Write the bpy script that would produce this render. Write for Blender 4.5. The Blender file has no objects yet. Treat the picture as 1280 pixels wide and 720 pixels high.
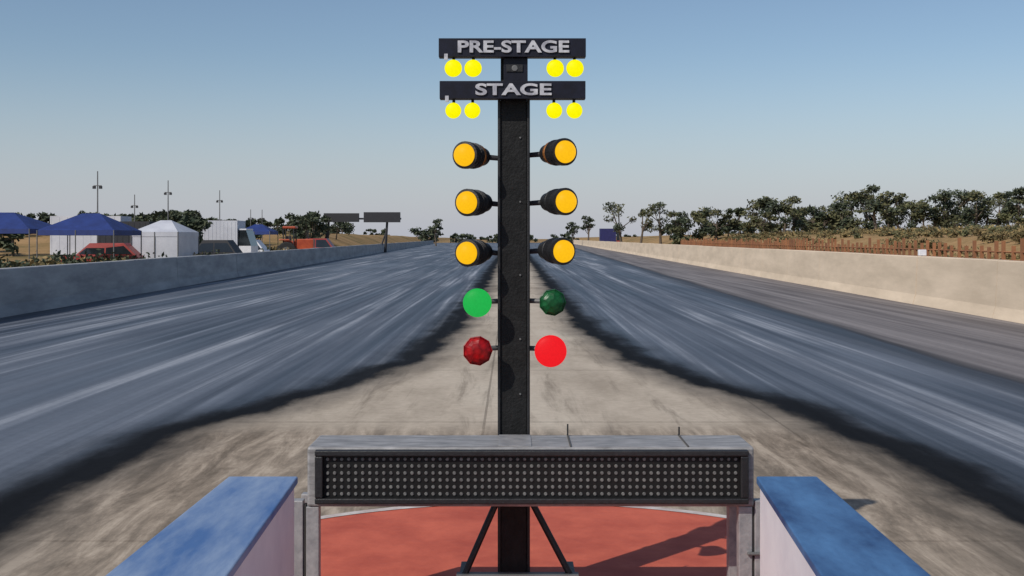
import bpy, math, random
from mathutils import Vector, Matrix, noise as mnoise
R = random.Random(7)
scene = bpy.context.scene
col = scene.collection

# ------------------------------------------------------------------ materials
def new_mat(name):
    m = bpy.data.materials.new(name); m.use_nodes = True
    nt = m.node_tree; b = nt.nodes['Principled BSDF']
    return m, nt, b
def N(nt, t, **kw):
    n = nt.nodes.new(t)
    for k, v in kw.items():
        setattr(n, k, v)
    return n
def L(nt, a, b): nt.links.new(a, b)
def c4(c): return (c[0], c[1], c[2], 1)
def M(name, c1, c2=None, scale=8, rough=0.6, metal=0.0, bump=0.0, stretch=(1,1,1), detail=6, bscale=None, spec=0.5):
    m, nt, b = new_mat(name)
    c2 = c2 or tuple(x*0.72 for x in c1)
    tc = N(nt, 'ShaderNodeTexCoord'); mp = N(nt, 'ShaderNodeMapping'); mp.inputs['Scale'].default_value = stretch
    L(nt, tc.outputs['Object'], mp.inputs['Vector'])
    no = N(nt, 'ShaderNodeTexNoise'); no.inputs['Scale'].default_value = scale; no.inputs['Detail'].default_value = detail
    no.inputs['Roughness'].default_value = 0.65
    L(nt, mp.outputs[0], no.inputs['Vector'])
    r = N(nt, 'ShaderNodeValToRGB'); r.color_ramp.elements[0].position = 0.33; r.color_ramp.elements[1].position = 0.67
    r.color_ramp.elements[0].color = c4(c2); r.color_ramp.elements[1].color = c4(c1)
    L(nt, no.outputs['Fac'], r.inputs['Fac']); L(nt, r.outputs['Color'], b.inputs['Base Color'])
    b.inputs['Roughness'].default_value = rough; b.inputs['Metallic'].default_value = metal
    b.inputs['Specular IOR Level'].default_value = spec
    if bump:
        n2 = N(nt, 'ShaderNodeTexNoise'); n2.inputs['Scale'].default_value = bscale or scale*4; n2.inputs['Detail'].default_value = 6
        L(nt, mp.outputs[0], n2.inputs['Vector'])
        bp = N(nt, 'ShaderNodeBump'); bp.inputs['Strength'].default_value = bump; bp.inputs['Distance'].default_value = 0.02
        L(nt, n2.outputs['Fac'], bp.inputs['Height']); L(nt, bp.outputs[0], b.inputs['Normal'])
    return m
def EM(name, c, strength=1.0):
    m, nt, b = new_mat(name)
    tc = N(nt, 'ShaderNodeTexCoord'); v = N(nt, 'ShaderNodeTexVoronoi'); v.inputs['Scale'].default_value = 90
    L(nt, tc.outputs['Object'], v.inputs['Vector'])
    mr = N(nt, 'ShaderNodeMapRange'); mr.inputs['From Max'].default_value = 0.8
    mr.inputs['To Min'].default_value = strength*1.03; mr.inputs['To Max'].default_value = strength*0.93
    L(nt, v.outputs['Distance'], mr.inputs['Value']); L(nt, mr.outputs[0], b.inputs['Emission Strength'])
    b.inputs['Base Color'].default_value = c4([x*0.05 for x in c]); b.inputs['Emission Color'].default_value = c4(c)
    b.inputs['Roughness'].default_value = 0.5; b.inputs['Specular IOR Level'].default_value = 0.1
    m.cycles.emission_sampling='NONE'
    return m
def LENS(name, c):
    m, nt, b = new_mat(name)
    tc = N(nt, 'ShaderNodeTexCoord'); v = N(nt, 'ShaderNodeTexVoronoi'); v.inputs['Scale'].default_value = 34
    L(nt, tc.outputs['Object'], v.inputs['Vector'])
    r = N(nt, 'ShaderNodeValToRGB'); r.color_ramp.elements[0].color = c4(c); r.color_ramp.elements[1].color = c4([x*0.25 for x in c])
    L(nt, v.outputs['Distance'], r.inputs['Fac']); L(nt, r.outputs[0], b.inputs['Base Color'])
    bp = N(nt, 'ShaderNodeBump'); bp.inputs['Distance'].default_value = 0.006; bp.inputs['Strength'].default_value = 0.35
    L(nt, v.outputs['Distance'], bp.inputs['Height']); L(nt, bp.outputs[0], b.inputs['Normal'])
    b.inputs['Roughness'].default_value = 0.35; b.inputs['Specular IOR Level'].default_value = 0.3
    return m

black = M('black_paint', (0.018,0.018,0.02), (0.008,0.008,0.009), 30, 0.5, 0, 0.15)
poleblk = M('pole_black_paint', (0.015,0.015,0.015), (0.006,0.006,0.006), 18, 0.6, 0, 0.25, spec=0.25)
blacknavy = M('header_black', (0.010,0.011,0.024), (0.006,0.006,0.012), 20, 0.5, spec=0.3)
letter = M('letter_white', (0.62,0.62,0.64), (0.30,0.30,0.34), 25, 0.6)
galv = M('galvanised_steel', (0.42,0.41,0.41), (0.24,0.24,0.25), 14, 0.5, 0.25, 0.1)
alu = M('weathered_aluminium', (0.38,0.37,0.37), (0.17,0.165,0.165), 7, 0.55, 0.1, 0.1, (1,4,4))
ledgrey = M('led_dot', (0.20,0.20,0.19), (0.08,0.08,0.08), 20, 0.5)
ledface = M('led_face', (0.010,0.010,0.010), (0.005,0.005,0.005), 20, 0.6, spec=0.3)
brass = M('brass_ring', (0.50,0.20,0.06), (0.25,0.10,0.03), 20, 0.35, 0.5)
blueL = M('blue_paint_worn', (0.26,0.34,0.48), (0.06,0.14,0.33), 2.0, 0.55, 0, 0.15, (3,0.7,1), 8)
blueR = M('blue_paint', (0.08,0.20,0.40), (0.012,0.045,0.14), 1.8, 0.55, 0, 0.2, (2.2,0.8,1), 8)
whitep = M('white_paint', (0.80,0.80,0.82), (0.68,0.68,0.72), 3, 0.55, 0, 0.1)
redp = M('red_ground_paint', (0.60,0.135,0.08), (0.42,0.08,0.05), 2.4, 0.8, 0, 0.3, (1,1,1), 9, spec=0.3)
whiteln = M('white_line_paint', (0.65,0.60,0.56), (0.42,0.33,0.30), 6, 0.7)
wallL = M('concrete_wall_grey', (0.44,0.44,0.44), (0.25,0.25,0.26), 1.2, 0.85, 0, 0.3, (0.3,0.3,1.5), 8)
wallR = M('concrete_wall_sunlit_sand', (0.74,0.60,0.45), (0.56,0.45,0.33), 1.0, 0.85, 0, 0.3, (0.3,0.3,1.5), 8)  # sand concrete, lightened so the colour carries some of the sunlight
jointm = M('joint_dark', (0.09,0.085,0.08), None, 5, 0.9)
bluecan = M('blue_canvas', (0.02,0.045,0.20), (0.012,0.025,0.12), 1.5, 0.7)
whitecan = M('white_canvas', (0.60,0.61,0.65), (0.46,0.47,0.52), 0.9, 0.7)
dark = M('dark_stuff', (0.03,0.03,0.035), None, 5, 0.7)
rubber = M('tyre_rubber', (0.02,0.02,0.02), None, 5, 0.8)
orange = M('orange_red_paint', (0.50,0.09,0.03), (0.32,0.05,0.02), 2, 0.4)
rust = M('rusty_timber', (0.38,0.16,0.07), (0.20,0.09,0.045), 0.8, 0.85)
bark = M('bark', (0.16,0.12,0.09), (0.07,0.055,0.04), 3, 0.9)
glassm = M('dark_glass', (0.02,0.025,0.03), None, 2, 0.1)
redv = M('vehicle_red', (0.34,0.035,0.03), None, 2, 0.4)
navyv = M('vehicle_navy', (0.03,0.03,0.13), None, 2, 0.4)
silver = M('vehicle_silver', (0.35,0.36,0.38), None, 2, 0.3, 0.3)
steelgrey = M('pole_grey', (0.18,0.18,0.18), None, 3, 0.6, 0.3)

def leafmat(name, ca, cb):
    m, nt, b = new_mat(name)
    g = N(nt, 'ShaderNodeNewGeometry'); r = N(nt, 'ShaderNodeValToRGB')
    r.color_ramp.elements[0].color = c4(ca); r.color_ramp.elements[1].color = c4(cb)
    L(nt, g.outputs['Random Per Island'], r.inputs['Fac'])
    tc = N(nt, 'ShaderNodeTexCoord'); no = N(nt, 'ShaderNodeTexNoise'); no.inputs['Scale'].default_value = 0.35
    L(nt, tc.outputs['Object'], no.inputs['Vector'])
    mr = N(nt, 'ShaderNodeMapRange'); mr.inputs['From Min'].default_value=0.3; mr.inputs['From Max'].default_value=0.7
    mr.inputs['To Min'].default_value=0.6; mr.inputs['To Max'].default_value=1.4
    L(nt, no.outputs['Fac'], mr.inputs['Value'])
    mx = N(nt, 'ShaderNodeVectorMath', operation='SCALE')
    L(nt, r.outputs[0], mx.inputs[0]); L(nt, mr.outputs[0], mx.inputs['Scale'])
    L(nt, mx.outputs[0], b.inputs['Base Color']); b.inputs['Roughness'].default_value = 0.7
    b.inputs['Specular IOR Level'].default_value = 0.2
    return m
leafA = leafmat('gum_leaves', (0.05,0.06,0.025), (0.14,0.13,0.065))  # leaf tones lifted a little, haze put into the colour
leafB = leafmat('dark_leaves', (0.028,0.04,0.024), (0.085,0.095,0.055))  # dark foliage, also lifted slightly to stand in for haze
leafC = leafmat('dry_shrub_leaves', (0.10,0.085,0.035), (0.28,0.20,0.09))

# ------------------------------------------------------------------ mesh builder
class MB:
    def __init__(s): s.v=[]; s.f=[]; s.mi=[]; s.mats=[]
    def m(s, mat):
        if mat not in s.mats: s.mats.append(mat)
        return s.mats.index(mat)
    def box(s, x0,x1,y0,y1,z0,z1, mat):
        i=len(s.v); k=s.m(mat)
        s.v += [(x0,y0,z0),(x1,y0,z0),(x1,y1,z0),(x0,y1,z0),(x0,y0,z1),(x1,y0,z1),(x1,y1,z1),(x0,y1,z1)]
        for q in ((0,3,2,1),(4,5,6,7),(0,1,5,4),(1,2,6,5),(2,3,7,6),(3,0,4,7)):
            s.f.append(tuple(i+a for a in q)); s.mi.append(k)
    def poly(s, pts, mat):
        i=len(s.v); s.v += [tuple(p) for p in pts]; s.f.append(tuple(range(i,i+len(pts)))); s.mi.append(s.m(mat))
    def lathe(s, origin, axis, prof, mat, seg=28, caps=True):
        q = Vector(axis).normalized().to_track_quat('Z','Y'); o=Vector(origin); i=len(s.v); k=s.m(mat)
        for t,r in prof:
            for a in range(seg):
                an=2*math.pi*a/seg
                s.v.append(tuple(o+q@Vector((r*math.cos(an), r*math.sin(an), t))))
        for j in range(len(prof)-1):
            for a in range(seg):
                b=(a+1)%seg
                s.f.append((i+j*seg+a, i+j*seg+b, i+(j+1)*seg+b, i+(j+1)*seg+a)); s.mi.append(k)
        if caps:
            s.f.append(tuple(i+a for a in range(seg))[::-1]); s.mi.append(k)
            s.f.append(tuple(i+(len(prof)-1)*seg+a for a in range(seg))); s.mi.append(k)
    def beam(s, a, b, r0, r1, mat, seg=6):
        a=Vector(a); b=Vector(b)
        s.lathe(a, b-a, [(0,r0),((b-a).length,r1)], mat, seg)
    def obj(s, name, parent=None, bevel=0, smooth=False):
        me=bpy.data.meshes.new(name); me.from_pydata(s.v,[],s.f)
        for m in s.mats: me.materials.append(m)
        me.polygons.foreach_set('material_index', s.mi)
        if smooth: me.polygons.foreach_set('use_smooth',[True]*len(me.polygons))
        me.update()
        o=bpy.data.objects.new(name, me); col.objects.link(o)
        if parent: o.parent=parent
        if bevel:
            b=o.modifiers.new('bevel','BEVEL'); b.width=bevel; b.segments=2; b.limit_method='ANGLE'
        return o
def empty(name, loc=(0,0,0)):
    e=bpy.data.objects.new(name,None); col.objects.link(e); e.empty_display_size=0.2
    return e

# ------------------------------------------------------------------ layout helpers (metres)
def wr(y): return 11.3+0.028*y       # inner face of right-hand wall
def wl(y): return -(11.75+0.0427*y)  # inner face of left-hand wall
def ss(t): t=max(0,min(1,t)); return t*t*(3-2*t)
def height(x,y):
    n = mnoise.noise(Vector((x*0.05,y*0.05,0)))*0.5+mnoise.noise(Vector((x*0.2,y*0.2,3)))*0.2
    if x>0:
        o=x-wr(y)
        h=2.3*ss((o-4)/11)+1.4*ss((o-14)/50)
        return -0.004+h+n*ss((o-3)/8)*0.8
    o=wl(y)-x
    h=2.9*ss((y-115)/50)*ss((o-3)/10)
    return -0.004+h+n*ss((o-4)/8)*(0.15+0.6*ss((y-115)/50))

# ground terrain
ys=[-60,-30,-15]+[i*4-8 for i in range(0,40)]+[155+i*10 for i in range(30)]+[470,520,600,700,850,1100,1500,2200,3500]
offs=[0.3,1.5,3,4,5,6,7.5,9,11,13,15,18,21,25,30,36,43,52,63,76,92,115,150,220,400,900,2500]
V=[];F=[]
ncol=len(offs)*2+1
for y in ys:
    row=[wl(y)-o for o in offs[::-1]]+[0]+[wr(y)+o for o in offs]
    for x in row:
        z=height(x,y) if x!=0 else -0.004
        V.append((x,y,z))
for j in range(len(ys)-1):
    for i in range(ncol-1):
        a=j*ncol+i; F.append((a,a+1,a+1+ncol,a+ncol))
me=bpy.data.meshes.new('ground'); me.from_pydata(V,[],F)
me.polygons.foreach_set('use_smooth',[True]*len(F))
go=bpy.data.objects.new('ground',me); col.objects.link(go)
gm,nt,b=new_mat('dry_grass')
tc=N(nt,'ShaderNodeTexCoord')
n1=N(nt,'ShaderNodeTexNoise'); n1.inputs['Scale'].default_value=0.09; n1.inputs['Detail'].default_value=9; n1.inputs['Roughness'].default_value=0.7
n2=N(nt,'ShaderNodeTexNoise'); n2.inputs['Scale'].default_value=2.5; n2.inputs['Detail'].default_value=6
L(nt,tc.outputs['Object'],n1.inputs['Vector']); L(nt,tc.outputs['Object'],n2.inputs['Vector'])
r=N(nt,'ShaderNodeValToRGB'); cr=r.color_ramp
cr.elements[0].position=0.34; cr.elements[0].color=(0.14,0.12,0.05,1)
cr.elements[1].position=0.62; cr.elements[1].color=(0.40,0.25,0.12,1)
e=cr.elements.new(0.47); e.color=(0.29,0.19,0.085,1)
L(nt,n1.outputs['Fac'],r.inputs['Fac'])
mr=N(nt,'ShaderNodeMapRange'); mr.inputs['To Min'].default_value=0.5; mr.inputs['To Max'].default_value=1.4; L(nt,n2.outputs['Fac'],mr.inputs['Value'])
sc=N(nt,'ShaderNodeVectorMath',operation='SCALE'); L(nt,r.outputs[0],sc.inputs[0]); L(nt,mr.outputs[0],sc.inputs['Scale'])
L(nt,sc.outputs[0],b.inputs['Base Color']); b.inputs['Roughness'].default_value=0.95; b.inputs['Specular IOR Level'].default_value=0.1
me.materials.append(gm)

# ------------------------------------------------------------------ drag strip sheet
EDL=[(-20,3.6),(8.97,3.47),(11.6,3.31),(12.9,2.86),(15.4,2.09),(18.4,1.45),(25,1.16),(38.9,0.97),(87,1.1),(233,1.3),(900,1.5)]
EDR=[(-20,3.6),(8.97,3.47),(11.3,3.4),(13.2,3.1),(15.8,2.37),(18.4,1.84),(25,1.43),(39,1.39),(87,1.5),(233,1.6),(900,1.8)]
def interp(t,y):
    for (a,b1),(c,d) in zip(t,t[1:]):
        if y<=c: return b1+(d-b1)*max(0,(y-a))/(c-a)
    return t[-1][1]
ys=[-20,-10,-4,0,3,5]+[6+0.5*i for i in range(60)]+[37+2*i for i in range(32)]+[105+10*i for i in range(42)]
V=[];F=[];edge=[];outr=[];outl=[]
us=sorted(set([round(-1+2*i/120,4) for i in range(121)]+[round(i/200,4) for i in range(-70,71)]))
for y in ys:
    for u in us:
        x = u*(wr(y)+0.2) if u>0 else -u*(wl(y)-0.2)
        V.append((x,y,0)); edge.append(abs(x)-interp(EDR if x>0 else EDL,y)); outr.append(x-(6.5+0.028*y)); outl.append(-x-(10.6+0.0427*y))
nc=len(us)
for j in range(len(ys)-1):
    for i in range(nc-1):
        a=j*nc+i; F.append((a,a+1,a+1+nc,a+nc))
me=bpy.data.meshes.new('drag_strip_track'); me.from_pydata(V,[],F)
for nm,d in (('edge',edge),('outr',outr),('outl',outl)):
    at=me.attributes.new(nm,'FLOAT','POINT'); at.data.foreach_set('value',d)
to=bpy.data.objects.new('drag_strip_track',me); col.objects.link(to)
tm,nt,b=new_mat('rubbered_track')
tc=N(nt,'ShaderNodeTexCoord')
def att(n): a=N(nt,'ShaderNodeAttribute'); a.attribute_name=n; return a.outputs['Fac']
def noise(scale,stretch=(1,1,1),detail=6,rough=0.6,dist=0):
    mp=N(nt,'ShaderNodeMapping'); mp.inputs['Scale'].default_value=stretch; L(nt,tc.outputs['Object'],mp.inputs['Vector'])
    n=N(nt,'ShaderNodeTexNoise'); n.inputs['Scale'].default_value=scale; n.inputs['Detail'].default_value=detail
    n.inputs['Roughness'].default_value=rough; n.inputs['Distortion'].default_value=dist
    L(nt,mp.outputs[0],n.inputs['Vector']); return n.outputs['Fac']
def math_(op,a,b_=None,clamp=False):
    m=N(nt,'ShaderNodeMath',operation=op); m.use_clamp=clamp
    for i,v in enumerate((a,b_)):
        if v is None: continue
        if isinstance(v,(int,float)): m.inputs[i].default_value=v
        else: L(nt,v,m.inputs[i])
    return m.outputs[0]
def mrange(v,a,b_,c=0,d=1,smooth=True):
    m=N(nt,'ShaderNodeMapRange'); m.interpolation_type='SMOOTHSTEP' if smooth else 'LINEAR'
    L(nt,v,m.inputs['Value']); m.inputs['From Min'].default_value=a; m.inputs['From Max'].default_value=b_
    m.inputs['To Min'].default_value=c; m.inputs['To Max'].default_value=d; return m.outputs[0]
def ramp(v,stops):
    r=N(nt,'ShaderNodeValToRGB'); cr=r.color_ramp
    cr.elements[0].position=stops[0][0]; cr.elements[0].color=c4(stops[0][1])
    cr.elements[1].position=stops[-1][0]; cr.elements[1].color=c4(stops[-1][1])
    for p,c in stops[1:-1]: e=cr.elements.new(p); e.color=c4(c)
    L(nt,v,r.inputs['Fac']); return r.outputs[0]
def mix(f,a,b_,mode='MIX'):
    m=N(nt,'ShaderNodeMix',data_type='RGBA',blend_type=mode)
    if isinstance(f,(int,float)): m.inputs[0].default_value=f
    else: L(nt,f,m.inputs[0])
    for i,v in ((6,a),(7,b_)):
        if isinstance(v,tuple): m.inputs[i].default_value=c4(v)
        else: L(nt,v,m.inputs[i])
    return m.outputs[2]
streak=noise(1.0,(1.1,0.028,1),5,0.55,0.5)
streak2=noise(1.0,(5.0,0.05,1),6,0.6,0.3)
blot=noise(0.35,(1,0.35,1),8,0.65)
bigp=noise(0.16,(1,0.28,1),4,0.5)
fine=noise(9,(1,1,1),5,0.7)
sv=math_('ADD',math_('MULTIPLY',streak,0.55),math_('MULTIPLY',streak2,0.45))
asph=ramp(sv,[(0.38,(0.020,0.023,0.030)),(0.46,(0.060,0.068,0.086)),(0.54,(0.13,0.145,0.175)),(0.63,(0.38,0.40,0.44))])
asph=mix(mrange(blot,0.42,0.64,0,0.4),asph,(0.055,0.063,0.083))
asph=mix(mrange(bigp,0.47,0.67,0,0.4),asph,(0.20,0.22,0.26))
conc=ramp(blot,[(0.36,(0.36,0.30,0.235)),(0.5,(0.53,0.45,0.36)),(0.62,(0.60,0.52,0.42))])
stain=noise(1.0,(2.6,0.22,1),8,0.7,0.6)
conc=mix(mrange(stain,0.50,0.72,0,0.6),conc,(0.16,0.13,0.10))
ed=math_('ADD',att('edge'),math_('MULTIPLY',math_('SUBTRACT',noise(1.2,(1,0.4,1),6,0.6),0.5),0.9))
sx=N(nt,'ShaderNodeSeparateXYZ'); L(nt,tc.outputs['Object'],sx.inputs[0])
ym=math_('PINGPONG',math_('ADD',sx.outputs['Y'],-12.2),2.4)
jy=math_('LESS_THAN',ym,0.02)
xm=math_('PINGPONG',math_('ADD',sx.outputs['X'],0.3),1.6); jx=math_('LESS_THAN',xm,0.014)
jj=math_('MULTIPLY',math_('MAXIMUM',jy,jx),0.5)
conc=mix(jj,conc,(0.12,0.10,0.08))
nearf=mrange(sx.outputs['Y'],11.2,12.3,0.75,0.0)
brn=ramp(noise(1.0,(4,0.7,1),8,0.72,0.4),[(0.38,(0.09,0.068,0.05)),(0.5,(0.26,0.205,0.155)),(0.62,(0.50,0.41,0.32))])
conc=mix(nearf,conc,brn)
conc=mix(mrange(ed,-0.7,0.0,0,0.7),conc,(0.09,0.08,0.07))
darkedge=math_('MULTIPLY',mrange(ed,0.30,1.15,1,0),0.97)
tr=mix(darkedge,asph,(0.006,0.006,0.007))
c=mix(mrange(ed,-0.15,0.15),conc,tr)
orr=math_('ADD',att('outr'),math_('MULTIPLY',math_('SUBTRACT',noise(0.6,(1,0.15,1),4),0.5),0.5))
sh=ramp(noise(1.0,(3,0.06,1),6,0.6),[(0.36,(0.11,0.097,0.097)),(0.64,(0.26,0.235,0.23))])
dk=math_('MULTIPLY',mrange(orr,-0.9,-0.05),mrange(orr,0.5,0.05))
c=mix(mrange(orr,-0.1,0.25),c,sh)
c=mix(math_('MULTIPLY',dk,0.85),c,(0.015,0.015,0.018))
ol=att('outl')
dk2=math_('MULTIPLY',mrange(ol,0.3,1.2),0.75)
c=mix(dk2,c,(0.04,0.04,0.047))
c=mix(0.3,c,ramp(fine,[(0.3,(0.35,0.35,0.35)),(0.7,(1,1,1))]),'MULTIPLY')
L(nt,c,b.inputs['Base Color'])
ro=mrange(ed,-0.3,0.5,0.9,0.52)
rr=math_('ADD',ro,math_('MULTIPLY',math_('SUBTRACT',streak,0.5),0.6))
rr=math_('MAXIMUM',rr,mrange(orr,-0.2,0.2,0,0.8))
rr=math_('MAXIMUM',rr,math_('MULTIPLY',darkedge,0.85))
L(nt,rr,b.inputs['Roughness'])
L(nt,math_('MULTIPLY',math_('SUBTRACT',1.0,math_('MULTIPLY',darkedge,0.85)),0.42),b.inputs['Specular IOR Level'])
bp=N(nt,'ShaderNodeBump'); bp.inputs['Strength'].default_value=0.25; bp.inputs['Distance'].default_value=0.01
L(nt,fine,bp.inputs['Height']); L(nt,bp.outputs[0],b.inputs['Normal'])
me.materials.append(tm)

# painted red patch around the base of the start lights
cx,cy,RR=0.1,5.93,2.5
mb=MB(); x0,x1=-1.45,1.62
def arc(rad,n=48):
    return [(x0+(x1-x0)*i/n, cy+math.sqrt(rad*rad-(x0+(x1-x0)*i/n-cx)**2)) for i in range(n+1)]
A=arc(RR); mb.poly([(x0,3.0,0.004),(x1,3.0,0.004)]+[(x,y,0.004) for x,y in A[::-1]],redp)
mb.obj('red_painted_pavement')
mb=MB(); B=arc(RR+0.07)
for i in range(len(A)-1):
    mb.poly([(A[i][0],A[i][1]-0.01,0.008),(A[i+1][0],A[i+1][1]-0.01,0.008),(B[i+1][0],B[i+1][1],0.008),(B[i][0],B[i][1],0.008)],whiteln)
mb.obj('white_painted_line')

# ------------------------------------------------------------------ concrete walls
def conc_wall(name, fx, side, h, mat, y0=-20,y1=430, seg=6.0, th=0.35):
    mb=MB(); y=y0
    k=mb.m(mat)
    while y<y1:
        ya,yb=y+0.012,y+seg-0.012
        xa,xb=fx(ya),fx(yb); hh=h+R.uniform(-0.012,0.012)
        i=len(mb.v); j=R.uniform(-0.01,0.01)
        for (x,yy) in ((xa,ya),(xb,yb)):
            mb.v += [(x-side*0.09+j,yy,0.003),(x+j,yy,0.30),(x+side*0.05+j,yy,hh-0.02),(x+side*0.07+j,yy,hh),(x+side*th,yy,hh),(x+side*(th+0.1),yy,-0.1)]
        for a in range(5): mb.f.append((i+a,i+a+1,i+6+a+1,i+6+a)); mb.mi.append(k)
        mb.f.append(tuple(i+a for a in range(6))); mb.mi.append(k)
        mb.f.append(tuple(i+6+a for a in range(5,-1,-1))); mb.mi.append(k)
        if yb<150: mb.box(min(xb+side*0.1,xb+side*0.3),max(xb+side*0.1,xb+side*0.3),yb,yb+0.024,0,h-0.05,jointm)
        y+=seg
    return mb.obj(name)
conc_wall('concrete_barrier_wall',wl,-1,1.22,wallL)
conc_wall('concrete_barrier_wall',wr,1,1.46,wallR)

# ------------------------------------------------------------------ start lights tree
tree=empty('drag_racing_christmas_tree')
TY=6.12
mb=MB()
mb.box(-0.062,0.082,TY,TY+0.14,0.03,2.985,poleblk)
mb.box(-0.078,-0.0625,TY-0.012,TY+0.15,0.03,2.76,black)
mb.box(0.0825,0.098,TY-0.012,TY+0.15,0.03,2.76,black)
mb.obj('pole',tree,0.004)
mb=MB()
for z in (2.55,2.2,1.8,1.45,1.15): 
    mb.lathe((0.045,TY-0.001,z),(0,-1,0),[(0,0.006),(0.006,0.005)],steelgrey,8)
mb.obj('bolts',tree)
def header(name,z0,z1,xa,xb):
    mb=MB(); mb.box(xa,xb,TY-0.09,TY-0.02,z0,z1,blacknavy); mb.box(xa+0.02,xb-0.02,TY-0.0195,TY+0.03,z0+0.01,z1-0.01,black)
    mb.box(xa+0.03,xa+0.05,TY-0.094,TY-0.0905,z0-0.018,z0+0.016,letter)
    mb.obj(name,tree,0.004)
header('pre_stage_header',2.978,3.078,-0.395,0.398)
header('stage_header',2.752,2.848,-0.39,0.396)
mb=MB(); mb.box(-0.045,0.085,TY-0.06,TY+0.05,2.849,2.977,blacknavy); mb.box(-0.03,0.06,TY-0.066,TY-0.0605,2.90,2.94,black)
mb.lathe((0.015,TY-0.066,2.92),(0,-1,0),[(0,0.018),(0.004,0.016)],steelgrey,12)
mb.obj('centre_box',tree,0.003)
def text(name,s,x,z,w,h):
    cu=bpy.data.curves.new(name,'FONT'); cu.body=s; cu.align_x='CENTER'; cu.align_y='CENTER'; cu.extrude=0.004; cu.offset=0.03; cu.size=1
    o=bpy.data.objects.new(name,cu); col.objects.link(o); bpy.context.view_layer.update()
    dg=bpy.context.evaluated_depsgraph_get(); me=bpy.data.meshes.new_from_object(o.evaluated_get(dg))
    bpy.data.objects.remove(o)
    xs=[v.co.x for v in me.vertices]; yy=[v.co.y for v in me.vertices]
    sx_=w/(max(xs)-min(xs)); sy_=h/(max(yy)-min(yy)); mx_=(max(xs)+min(xs))/2; my_=(max(yy)+min(yy))/2
    for v in me.vertices:
        X,Y,Z=v.co; v.co=(x+(X-mx_)*sx_, TY-0.0945-Z, z+(Y-my_)*sy_)
    me.materials.clear(); me.materials.append(letter)
    o=bpy.data.objects.new(name,me); col.objects.link(o); o.parent=tree
text('pre_stage_lettering','PRE-STAGE',0.008,3.032,0.60,0.066)
text('stage_lettering','STAGE',0.008,2.802,0.41,0.064)

yel=EM('lit_yellow',(1.0,0.93,0.0)); amb=EM('lit_amber',(1.0,0.53,0.008)); grn=EM('lit_green',(0.016,0.44,0.073)); red=EM('lit_red',(0.86,0.012,0.018))
ugrn=LENS('unlit_green_lens',(0.01,0.12,0.035)); ured=LENS('unlit_red_lens',(0.45,0.005,0.008))
def dome(mb,o,ax,r,bulge,mat,t0=0.0,n=10,seg=40):
    prof=[(t0+bulge*math.sin(a*math.pi/2/n), r*math.cos(a*math.pi/2/n)+1e-4) for a in range(n+1)]
    mb.lathe(o,ax,prof,mat,seg)
def px(u,d): return (u-640)/1400*d
k=0
for z,xs in ((2.918,(-0.317,-0.210,0.233,0.340)),(2.690,(-0.317,-0.214,0.228,0.337))):
    for x in xs:
        k+=1; mb=MB(); rb=0.047 if z>2.8 else 0.043
        mb.lathe((x,TY-0.03,z),(0,-1,0),[(-0.02,0.02),(0,0.036),(0.03,rb-0.002),(0.045,rb-0.002)],black)
        mb.beam((x,TY-0.02,z),(x,TY-0.02,z+0.075),0.008,0.008,black)
        dome(mb,(x,TY-0.0745,z),(0,-1,0),rb,0.03,yel)
        mb.obj('staging_bulb_%d'%k,tree,0,False)
k=0
for sgn,pts in ((-1,((-0.253,2.446),(-0.240,2.192),(-0.240,1.922))),(1,((0.283,2.463),(0.287,2.197),(0.274,1.931)))):
    for i,(x,z) in enumerate(pts):
        k+=1; mb=MB(); ax=Vector((sgn*0.42,-0.90,-0.02)).normalized(); o=Vector((x,TY-0.13,z))
        mb.lathe(o,ax,[(-0.23,0.022),(-0.21,0.05),(-0.12,0.062),(-0.05,0.068),(-0.035,0.073),(0.0,0.074),(0.002,0.060)],black)
        mb.lathe(o,ax,[(-0.142,0.062),(-0.136,0.066),(-0.124,0.066),(-0.118,0.063)],brass if i==0 else black,caps=False)
        for t in (-0.10,-0.085,-0.07): mb.lathe(o,ax,[(t-0.004,0.063),(t-0.002,0.071),(t+0.002,0.071),(t+0.004,0.063)],black,caps=False)
        bk=o+ax*-0.19
        mb.beam(bk,(sgn*0.07+0.01,TY+0.06,z-0.005),0.016,0.014,dark,10)
        dome(mb,o,ax,0.0605,0.052,amb,0.001)
        mb.obj('amber_lamp_%d'%k,tree)
def bigl(name,x,z,r,mat,sgn,lit):
    mb=MB(); o=Vector((x,TY-0.12,z)); ax=Vector((-x*0.12+sgn*0.05,-1,0.0)).normalized()
    mb.lathe(o,ax,[(-0.14,0.03),(-0.12,0.05),(-0.03,r*0.86),(-0.004,r*0.97),(0,r*0.93)],black)
    if not lit: mb.lathe(o,ax,[(-0.015,r*0.96),(-0.01,r*1.03),(0.006,r*1.03),(0.008,r*0.97)],mat,9,False)
    mb.beam(o+ax*-0.11,(sgn*0.07+0.01,TY+0.05,z),0.014,0.014,steelgrey,10)
    dome(mb,o,ax,r*(1.0 if lit else 0.96),0.035,mat,0.0,10 if lit else 5,40 if lit else 9)
    mb.obj(name,tree)
bigl('green_lamp_1',-0.186,1.655,0.077,grn,-1,True)
bigl('green_lamp_2',0.217,1.657,0.071,ugrn,1,False)
bigl('red_lamp_1',-0.184,1.398,0.078,ured,-1,False)
bigl('red_lamp_2',0.207,1.396,0.086,red,1,True)
mb=MB()
mb.beam((-0.065,TY+0.02,0.60),(-0.27,TY-0.06,0.15),0.019,0.019,black,8)
mb.beam((0.085,TY+0.02,0.60),(0.33,TY-0.06,0.15),0.019,0.019,black,8)
mb.box(-0.30,0.36,TY-0.10,TY-0.04,0.150,0.190,steelgrey)
mb.box(-0.29,-0.25,TY-0.25,TY+0.30,0.009,0.149,black); mb.box(0.31,0.35,TY-0.25,TY+0.30,0.009,0.149,black)
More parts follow.
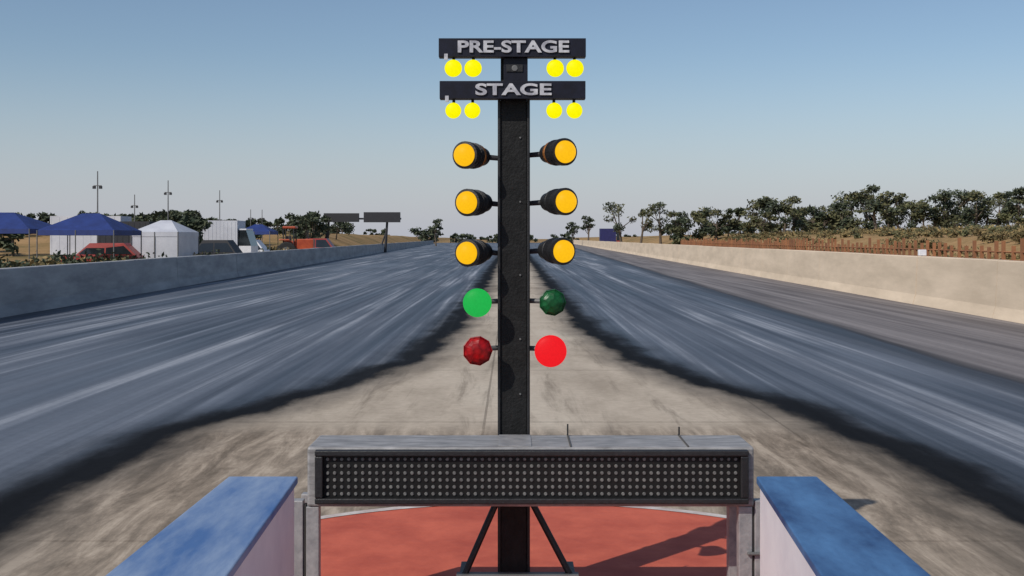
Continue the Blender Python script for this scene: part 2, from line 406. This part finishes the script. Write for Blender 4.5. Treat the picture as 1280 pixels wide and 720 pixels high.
mb.box(-0.12,0.14,TY-0.03,TY+0.2,0.009,0.029,black)
mb.obj('base_stand',tree,0.003)

# ------------------------------------------------------------------ LED display board
bd=empty('led_display_board'); BY=5.70
mb=MB(); mb.box(-1.045,1.235,BY+0.012,BY+0.37,0.63,0.935,alu); mb.obj('housing',bd,0.012)
mb=MB()
zf0,zf1,xa,xb=0.652,0.925,-1.0,1.2
mb.box(xa,xb,BY-0.03,BY+0.011,zf1-0.03,zf1,black); mb.box(xa,xb,BY-0.03,BY+0.011,zf0,zf0+0.03,black)
mb.box(xa,xa+0.04,BY-0.028,BY+0.0105,zf0+0.0305,zf1-0.0305,black); mb.box(xb-0.04,xb,BY-0.028,BY+0.0105,zf0+0.0305,zf1-0.0305,black)
mb.obj('bezel',bd,0.006)
mb=MB(); mb.box(xa+0.041,xb-0.041,BY,BY+0.011,zf0+0.031,zf1-0.031,ledface); mb.obj('display_face',bd)
mb=MB(); nx,nz=59,6
for i in range(nx):
    for j in range(nz):
        x=xa+0.062+i*(xb-xa-0.124)/(nx-1); z=zf0+0.048+j*(zf1-zf0-0.096)/(nz-1)
        mb.lathe((x,BY,z),(0,-1,0),[(0,0.0095),(0.006,0.0075)],ledgrey,8)
mb.obj('led_pixels',bd)
mb=MB()
for x in (0.30,0.90): mb.box(x-0.004,x+0.004,BY+0.02,BY+0.36,0.9355,0.941,jointm)
mb.box(-0.07,0.10,BY+0.03,BY+0.36,0.9355,0.9385,galv)
mb.box(0.296,0.304,BY+0.33,BY+0.338,0.941,1.0,black); mb.box(0.896,0.904,BY+0.33,BY+0.338,0.941,0.985,black)
mb.obj('top_seams',bd)
mb=MB()
for a,b_ in ((-1.052,-0.986),(-1.125,-1.068),(1.158,1.228),(1.240,1.302)):
    top=0.6295 if a in(-1.052,1.158) else 0.66
    mb.box(a,b_,BY+0.02,BY+0.08,0.009,top,galv)
mb.box(-1.066,-1.054,BY+0.03,BY+0.07,0.02,0.64,jointm); mb.box(1.2295,1.239,BY+0.03,BY+0.07,0.02,0.62,jointm)
mb.box(1.20,1.31,BY+0.0,BY+0.0195,0.385,0.40,steelgrey); mb.box(-1.13,-1.04,BY+0.3,BY+0.36,0.009,0.629,galv); mb.box(1.16,1.23,BY+0.3,BY+0.36,0.009,0.629,galv)
mb.obj('posts',bd,0.006)

# ------------------------------------------------------------------ blue-topped dividing walls
def divider(inner_far,inner_near,outer_far,outer_near,blue,y0=0.4,y1=5.18,h=0.9):
    e=empty('blue_topped_barrier'); s=1 if inner_far>0 else -1
    def at(a,b_,y): t=(y-3.65)/(5.18-3.65); return b_+(a-b_)*t
    mb=MB(); k=mb.m(whitep); i=len(mb.v)
    for y in (y0,y1-0.01):
        a=at(inner_far,inner_near,y)+s*0.015; b_=at(outer_far,outer_near,y)-s*0.015
        mb.v+=[(a,y,0.009),(a,y,h-0.0355),(b_,y,h-0.0355),(b_,y,0.009)]
    for q in ((0,1,5,4),(1,2,6,5),(2,3,7,6),(3,0,4,7),(3,2,1,0),(4,5,6,7)): mb.f.append(tuple(i+a for a in q)); mb.mi.append(k)
    mb.obj('white_side_wall',e,0.006)
    mb=MB(); k=mb.m(blue)
    for y in (y0-0.02,y1):
        a=at(inner_far,inner_near,y); b_=at(outer_far,outer_near,y)
        mb.v+=[(a,y,h-0.035),(a,y,h),(b_,y,h),(b_,y,h-0.035)]
    for q in ((0,1,5,4),(1,2,6,5),(2,3,7,6),(3,0,4,7),(3,2,1,0),(4,5,6,7)): mb.f.append(q); mb.mi.append(k)
    mb.obj('blue_cap',e,0.006)
divider(-0.99,-0.93,-1.31,-1.33,blueL)
divider(1.13,1.01,1.41,1.37,blueR)

# ------------------------------------------------------------------ vegetation
def leaves(mb,c,r,n,size,mat,flat=0.75):
    k=mb.m(mat)
    for _ in range(n):
        while True:
            p=Vector((R.uniform(-1,1),R.uniform(-1,1),R.uniform(-1,1)))
            if p.length<1: break
        p=p*(0.55+0.45*R.random())
        p=Vector((c[0]+p.x*r,c[1]+p.y*r,c[2]+p.z*r*flat))
        u=Vector((R.gauss(0,1),R.gauss(0,1),R.gauss(0,1))).normalized(); w=u.orthogonal().normalized()
        s=size*R.uniform(0.5,1.2); i=len(mb.v)
        mb.v+=[tuple(p+u*s),tuple(p+w*s*0.5),tuple(p-u*s),tuple(p-w*s*0.5)]
        mb.f.append((i,i+1,i+2,i+3)); mb.mi.append(k)
def tree_into(mb,x,y,h,w,leaf=0.3,n=900,mat=None,z0=None,trunk=0.3):
    z0=height(x,y) if z0 is None else z0; mat=mat or leafA
    lean=R.uniform(-0.08,0.08)*h; t=Vector((x+lean,y,z0+h*0.5))
    mb.beam((x,y,z0-0.1),t,0.035*h,0.02*h,bark,6)
    ncl=R.randint(7,10)
    for i in range(ncl):
        a=R.uniform(0,6.28); rr=w*0.5*R.uniform(0.25,0.85); hz=R.uniform(trunk+0.12,0.9)
        c=Vector((t.x+math.cos(a)*rr,t.y+math.sin(a)*rr,z0+h*hz))
        if i==0: c=Vector((t.x,t.y,z0+h*0.85))
        st=Vector((x,y,z0)).lerp(t,R.uniform(0.5,1.0))
        mb.beam(st,c,0.012*h,0.005*h,bark,4)
        r=w*R.uniform(0.17,0.30)
        leaves(mb,c,min(r,h*0.28),n//ncl,leaf,mat if R.random()<0.6 else leafB,R.uniform(0.5,0.8))
mb=MB()
prof=[(860,276),(880,266),(920,258),(960,248),(985,241),(1010,251),(1050,247),(1090,229),(1120,242),(1150,246),(1182,234),(1240,236),(1300,230),(1400,238)]
u=862
while u<1400:
    for (p,q),(p2,q2) in zip(prof,prof[1:]):
        if p<=u<=p2: v=q+(q2-q)*(u-p)/(p2-p)
    d=R.uniform(140,165); x=px(u,d); zt=2+(298-v)/1400*d+R.uniform(-1.1,0.5); g=height(x,d)
    tree_into(mb,x,d,max(1.8,zt-g),R.uniform(4.0,6.5),0.28,900,leafA,trunk=0.02)
    u+=R.uniform(10,17)
mb.obj('distant_treeline')
for u,v,d,w in ((778,250,185,5.5),(800,256,195,4.5),(826,248,180,5.5),(846,262,178,4.5),(852,268,150,2.8)):
    mb=MB(); x=px(u,d); g=height(x,d); tree_into(mb,x,d,2+(298-v)/1400*d-g,w,0.26,620,leafA if u!=852 else leafB,trunk=0.25 if u<850 else 0.0); mb.obj('gum_tree')
mb=MB()
for i in range(150):
    x=R.uniform(-330,420); d=R.uniform(455,520)
    if x>30 and R.random()<0.3: continue
    tree_into(mb,x,d,R.uniform(3.0,7.0) if abs(x)>30 else R.uniform(2,4.5),R.uniform(8,13),0.8,200,leafB,0 if abs(x)<60 else None,0.0)
mb.obj('distant_treeline')
for u,v,d in ((545,272,300),(735,268,300),(716,276,320)):
    mb=MB(); x=px(u,d); tree_into(mb,x,d,2+(298-v)/1400*d-height(x,d),5,0.4,420,leafB,None,0.35); mb.obj('gum_tree')
mb=MB()
for i in range(46):
    d=R.uniform(115,190); u=R.uniform(-60,405); x=px(u,d)
    if x>wl(d)-8: continue
    g=height(x,d); top=R.uniform(262,276) if u<250 or u>350 else R.uniform(272,284)
    tree_into(mb,x,d,max(2,2+(298-top)/1400*d-g),R.uniform(4,7),0.32,650,leafB,trunk=0.05)
for u,top,d in ((205,262,95),(240,266,72),(228,272,70),(150,268,100),(385,268,140),(362,266,150),(420,272,180)):
    x=px(u,d); tree_into(mb,x,d,2+(298-top)/1400*d-height(x,d),3.2 if d<80 else 5,0.24,700,leafB,trunk=0.02)
mb.obj('distant_treeline')
mb=MB()
for i in range(430):
    d=R.uniform(28,150); o=R.choice((R.uniform(6,22),R.uniform(8,45))); x=wr(d)+o
    s=R.uniform(0.3,0.95); g=height(x,d)
    for q in range(3): leaves(mb,(x+R.uniform(-s,s)*0.7,d+R.uniform(-s,s)*0.7,g+s*0.35),s*R.uniform(0.5,0.9),42,0.13,leafC if R.random()<0.72 else leafA,0.7)
mb.obj('roadside_shrubs')
mb=MB()
for i in range(230):
    d=R.uniform(36,130); o=R.uniform(3.2,7); x=wl(d)-o; s=R.uniform(0.5,1.3)
    for q in range(3): leaves(mb,(x+R.uniform(-s,s),d+R.uniform(-s,s),height(x,d)+s*0.6),s*R.uniform(0.5,0.9),50,0.14,leafB if R.random()<0.75 else leafC,0.8)
mb.obj('roadside_shrubs')
mb=MB()
for i in range(90):
    d=R.uniform(24,120); x=13.3+0.040*d+R.uniform(0.1,0.9); s=R.uniform(0.25,0.5)
    leaves(mb,(x,d,height(x,d)+1.25+R.uniform(-0.3,0.3)),s,24,0.09,leafC,0.9)
mb.obj('fence_creeper')

# rusty paddock fence
mb=MB(); y=24.0
pf=lambda y:13.3+0.040*y
while y<120:
    x=pf(y); g=height(x,y); h=R.uniform(1.72,2.05)
    mb.box(x-0.045,x+0.045,y-0.045,y+0.045,g-0.1,g+h,rust); y+=R.uniform(0.5,0.75)
y=24.0
while y<118:
    a=Vector((pf(y),y,height(pf(y),y))); c=Vector((pf(y+2),y+2,height(pf(y+2),y+2)))
    for z in (0.35,0.9,1.35,1.6): mb.beam(a+Vector((0,0,z)),c+Vector((0,0,z)),0.028,0.028,rust,5)
    y+=2
mb.obj('paddock_fence')

# ------------------------------------------------------------------ pit area
def canopy(name,x0,x1,y0,y1,ze,zt,mat,walls=None):
    e=empty(name); mb=MB(); cxm,cym=(x0+x1)/2,(y0+y1)/2; dx=(x1-x0)*0.12
    P=[(x0,y0,ze),(x1,y0,ze),(x1,y1,ze),(x0,y1,ze)]; a=(cxm-dx,cym,zt); c=(cxm+dx,cym,zt)
    mb.poly([P[0],P[1],c,a],mat); mb.poly([P[1],P[2],c],mat); mb.poly([P[2],P[3],a,c],mat); mb.poly([P[3],P[0],a],mat)
    for i in range(4):
        p,q=P[i],P[(i+1)%4]; mb.poly([p,q,(q[0],q[1],ze-0.25),(p[0],p[1],ze-0.25)],mat)
    mb.obj('roof',e)
    mb=MB()
    for p in P: mb.beam((p[0],p[1],height(p[0],p[1])),p,0.03,0.03,steelgrey,6)
    mb.beam(((x0+x1)/2,y0,0),((x0+x1)/2,y0,ze),0.03,0.03,steelgrey,6)
    mb.obj('legs',e)
    if walls:
        mb=MB(); mb.poly([(x0,y0+0.02,0),(x1,y0+0.02,0),(x1,y0+0.02,ze-0.02),(x0,y0+0.02,ze-0.02)],walls)
        mb.poly([(x1-0.02,y0,0),(x1-0.02,y1,0),(x1-0.02,y1,ze-0.02),(x1-0.02,y0,ze-0.02)],walls)
        mb.poly([(x0+0.02,y0,0),(x0+0.02,y1,0),(x0+0.02,y1,ze-0.02),(x0+0.02,y0,ze-0.02)],walls)
        mb.obj('side_walls',e)
canopy('blue_canopy_tent',-22.9,-19.2,54,58,2.4,3.25,bluecan)
canopy('blue_canopy_tent',-30,-25,58,63,2.5,3.4,bluecan)
canopy('white_marquee_tent',-20.4,-17.9,60,64,2.35,3.0,whitecan,whitecan)
canopy('blue_canopy_tent',-21.0,-18.6,86,89,2.55,3.1,bluecan)
def wheel(mb,x,y,r,w=0.25,along='x',z=None):
    z=r if z is None else z
    ax=(0,1,0) if along=='x' else (1,0,0)
    o=(x,y-w/2,z) if along=='x' else (x-w/2,y,z)
    mb.lathe(o,ax,[(0,r*0.9),(0.03,r),(w-0.03,r),(w,r*0.9)],rubber,18)
    mb.lathe((o[0]-(0.01 if along!='x' else 0),o[1]-(0.01 if along=='x' else 0),z),ax,[(0,r*0.5),(w+0.02,r*0.5)],steelgrey,12)
def truck(name,x,y,l,h,body,cab):
    e=empty(name); mb=MB(); mb.box(x,x+l*0.72,y,y+2.3,0.85,h,body)
    for i in range(9): mb.box(x+0.1+i*l*0.72/9,x+0.12+i*l*0.72/9,y-0.012,y-0.001,0.9,h-0.08,body)
    mb.obj('cargo_box',e,0.0)
    mb=MB(); c0=x+l*0.74; mb.box(c0,x+l,y+0.1,y+2.2,0.6,1.5,cab); mb.poly([(c0,y+0.1,1.5),(x+l,y+0.1,1.5),(x+l-0.35,y+0.15,h*0.8),(c0,y+0.15,h*0.8)],glassm)
    mb.poly([(x+l,y+0.1,1.5),(x+l,y+2.2,1.5),(x+l-0.35,y+2.15,h*0.8),(x+l-0.35,y+0.15,h*0.8)],glassm); mb.box(c0,x+l-0.33,y+0.13,y+2.17,h*0.8,h*0.83,cab)
    mb.obj('cab',e,0.0)
    mb=MB(); mb.box(x,x+l,y+0.6,y+1.7,0.5,0.84,dark)
    for wx in (x+l*0.18,x+l*0.32,x+l*0.86): wheel(mb,wx,y+0.2,0.48); wheel(mb,wx,y+2.1,0.48)
    mb.obj('chassis_and_wheels',e)
truck('box_truck',-20.7,75,3.2,3.2,whitecan,whitep)
truck('box_truck',-24.4,66,4.2,3.0,dark,navyv)
truck('box_truck',-33,80,7,3.6,whitecan,navyv)
truck('box_truck',-26.0,88,5,3.1,silver,whitep)
truck('transporter_truck',20.6,262,5.2,4.3,navyv,redv)
def car(name,x,y,body,l=4.4,h=1.75):
    e=empty(name); mb=MB(); k=mb.m(body); w=1.8
    side=[(0,0.35),(0,0.95),(0.15,1.05),(1.0,1.12),(1.7,h),(3.5,h),(4.2,1.1),(4.35,0.95),(4.4,0.35)]
    n=len(side); s=l/4.4
    for yy in (0,w):
        ins=lambda z: 0.14 if z>1.2 else 0
        for a,z in side: mb.v.append((x+a*s, y+(yy+ins(z) if yy==0 else yy-ins(z)), z))
    mb.f.append(tuple(range(n))[::-1]); mb.f.append(tuple(range(n,2*n))); mb.mi+= [k,k]
    for i in range(n):
        j=(i+1)%n; mb.f.append((i,j,n+j,n+i)); mb.mi.append(k)
    mb.obj('body',e,0.0)
    mb=MB()
    mb.poly([(x+1.15*s,y-0.004,1.17),(x+2.5*s,y-0.004,1.17),(x+2.5*s,y+0.125,h-0.1),(x+1.72*s,y+0.125,h-0.1)],glassm)
    mb.poly([(x+2.58*s,y-0.004,1.17),(x+4.0*s,y-0.004,1.17),(x+3.45*s,y+0.125,h-0.1),(x+2.58*s,y+0.125,h-0.1)],glassm)
    mb.obj('windows',e)
    mb=MB()
    for wx in (0.85,3.5):
        for yy in (0.05,w-0.05): wheel(mb,x+wx*s,y+yy,0.36,0.24)
    mb.obj('wheels',e)
car('parked_car',-24.0,59,redv)
car('parked_car',-20.2,68,dark,3.6,1.9)
car('parked_car',-20.8,104,redv,4.4,2.0)
car('parked_car',-22.6,84,whitep,4.2,1.9)
# tractor
e=empty('tractor'); tx,ty=-19.6,96
mb=MB(); mb.box(tx+0.9,tx+2.5,ty+0.4,ty+1.1,0.9,1.95,orange); mb.box(tx-0.1,tx+0.9,ty+0.2,ty+1.3,0.8,1.8,orange); mb.box(tx-0.1,tx+1.0,ty+0.15,ty+1.35,2.85,3.05,orange)
mb.box(tx-0.35,tx+0.55,ty-0.15,ty+0.12,1.82,1.94,orange)
mb.obj('bodywork',e,0.05)
mb=MB()
for a,b_ in ((-0.05,0.22),(0.85,0.22),(-0.05,1.28),(0.85,1.28)): mb.beam((tx+a,ty+b_,1.5),(tx+a,ty+b_,2.85),0.05,0.05,dark,6)
mb.beam((tx+2.0,ty+0.75,1.75),(tx+2.0,ty+0.75,2.7),0.05,0.05,dark,8); mb.box(tx+0.1,tx+0.5,ty+0.5,ty+1.0,1.6,2.2,dark)
mb.obj('cab_frame',e)
mb=MB()
wheel(mb,tx+0.3,ty+0.0,0.85,0.4); wheel(mb,tx+0.3,ty+1.5,0.85,0.4); wheel(mb,tx+2.1,ty+0.2,0.45); wheel(mb,tx+2.1,ty+1.3,0.45)
mb.obj('wheels',e)
# light poles
for x,y,h in ((-25.9,70,6.2),(-26.1,85,6.4),(-26.1,100,6.3),(-28.0,120,5.1),(-27.0,121,5.1),(-31,92,5.6)):
    mb=MB(); mb.beam((x,y,0),(x,y,h),0.06,0.035,steelgrey,8); mb.beam((x-0.25,y,h-0.9),(x+0.25,y,h-0.9),0.03,0.03,steelgrey,6)
    for q in (-0.2,0.2): mb.box(x+q-0.08,x+q+0.08,y-0.12,y+0.05,h-1.1,h-0.93,dark)
    mb.obj('floodlight_pole')
# black timing gantry
e=empty('overhead_gantry'); gy=160
mb=MB(); mb.box(-26.9,-21.9,gy,gy+0.6,4.35,5.6,dark); mb.box(-21.2,-16.0,gy+0.05,gy+0.65,4.3,5.75,dark); mb.box(-27,-15.9,gy+0.7,gy+0.9,4.7,4.95,steelgrey); mb.obj('sign_panels',e)
mb=MB(); 
for x in (-26.6,-18.2): mb.beam((x,gy+0.8,0),(x+0.3,gy+0.8,4.7),0.22,0.18,dark,6); mb.beam((x-0.9,gy+0.8,0),(x+0.3,gy+0.8,3.4),0.12,0.12,dark,6)
mb.obj('legs',e)
mb=MB(); y=34.0; x=wr(y)+0.2; mb.box(x-0.12,x+0.12,y-0.05,y+0.05,1.475,1.66,whitep); mb.box(x-0.04,x+0.04,y-0.03,y+0.03,1.44,1.474,dark); mb.obj('marker_board',None,0.02)

# ------------------------------------------------------------------ light
el=math.radians(42); az=math.radians(224)
sd=Vector((math.sin(az)*math.cos(el),math.cos(az)*math.cos(el),math.sin(el)))
w=bpy.data.worlds.new('World'); scene.world=w; w.use_nodes=True; nt=w.node_tree
sky=nt.nodes.new('ShaderNodeTexSky'); sky.sky_type='NISHITA'; sky.sun_disc=False; sky.sun_elevation=el; sky.sun_rotation=az
sky.air_density=1.0; sky.dust_density=0.6; sky.ozone_density=2.2; sky.altitude=0
bg=nt.nodes['Background']; bg.inputs['Strength'].default_value=0.095
# low-lying lilac haze layer near the horizon, by world elevation
tcw=nt.nodes.new('ShaderNodeTexCoord'); sp=nt.nodes.new('ShaderNodeSeparateXYZ'); nt.links.new(tcw.outputs['Generated'],sp.inputs[0])
mh=nt.nodes.new('ShaderNodeMapRange'); mh.interpolation_type='SMOOTHSTEP'; mh.inputs['From Min'].default_value=-0.03; mh.inputs['From Max'].default_value=0.17
mh.inputs['To Min'].default_value=0.88; mh.inputs['To Max'].default_value=0.0; nt.links.new(sp.outputs['Z'],mh.inputs['Value'])
mxw=nt.nodes.new('ShaderNodeMix'); mxw.data_type='RGBA'; nt.links.new(mh.outputs[0],mxw.inputs[0]); nt.links.new(sky.outputs[0],mxw.inputs[6])
mxw.inputs[7].default_value=(0.46/0.095,0.48/0.095,0.57/0.095,1)
nt.links.new(mxw.outputs[2],bg.inputs[0])
ld=bpy.data.lights.new('sun','SUN'); ld.energy=3.3; ld.angle=math.radians(0.5); ld.color=(1,0.94,0.85)
lo=bpy.data.objects.new('sun',ld); col.objects.link(lo); lo.rotation_euler=sd.to_track_quat('Z','Y').to_euler()

cd=bpy.data.cameras.new('camera'); co=bpy.data.objects.new('camera',cd); col.objects.link(co)
co.location=(0,0,2.0); co.rotation_euler=(math.radians(90),0,0)
cd.lens=36*1400/1280; cd.sensor_width=36; cd.shift_y=-62/1280; cd.clip_end=8000; cd.clip_start=0.05
scene.camera=co
scene.view_settings.view_transform='Standard'; scene.view_settings.look='None'; scene.view_settings.exposure=0
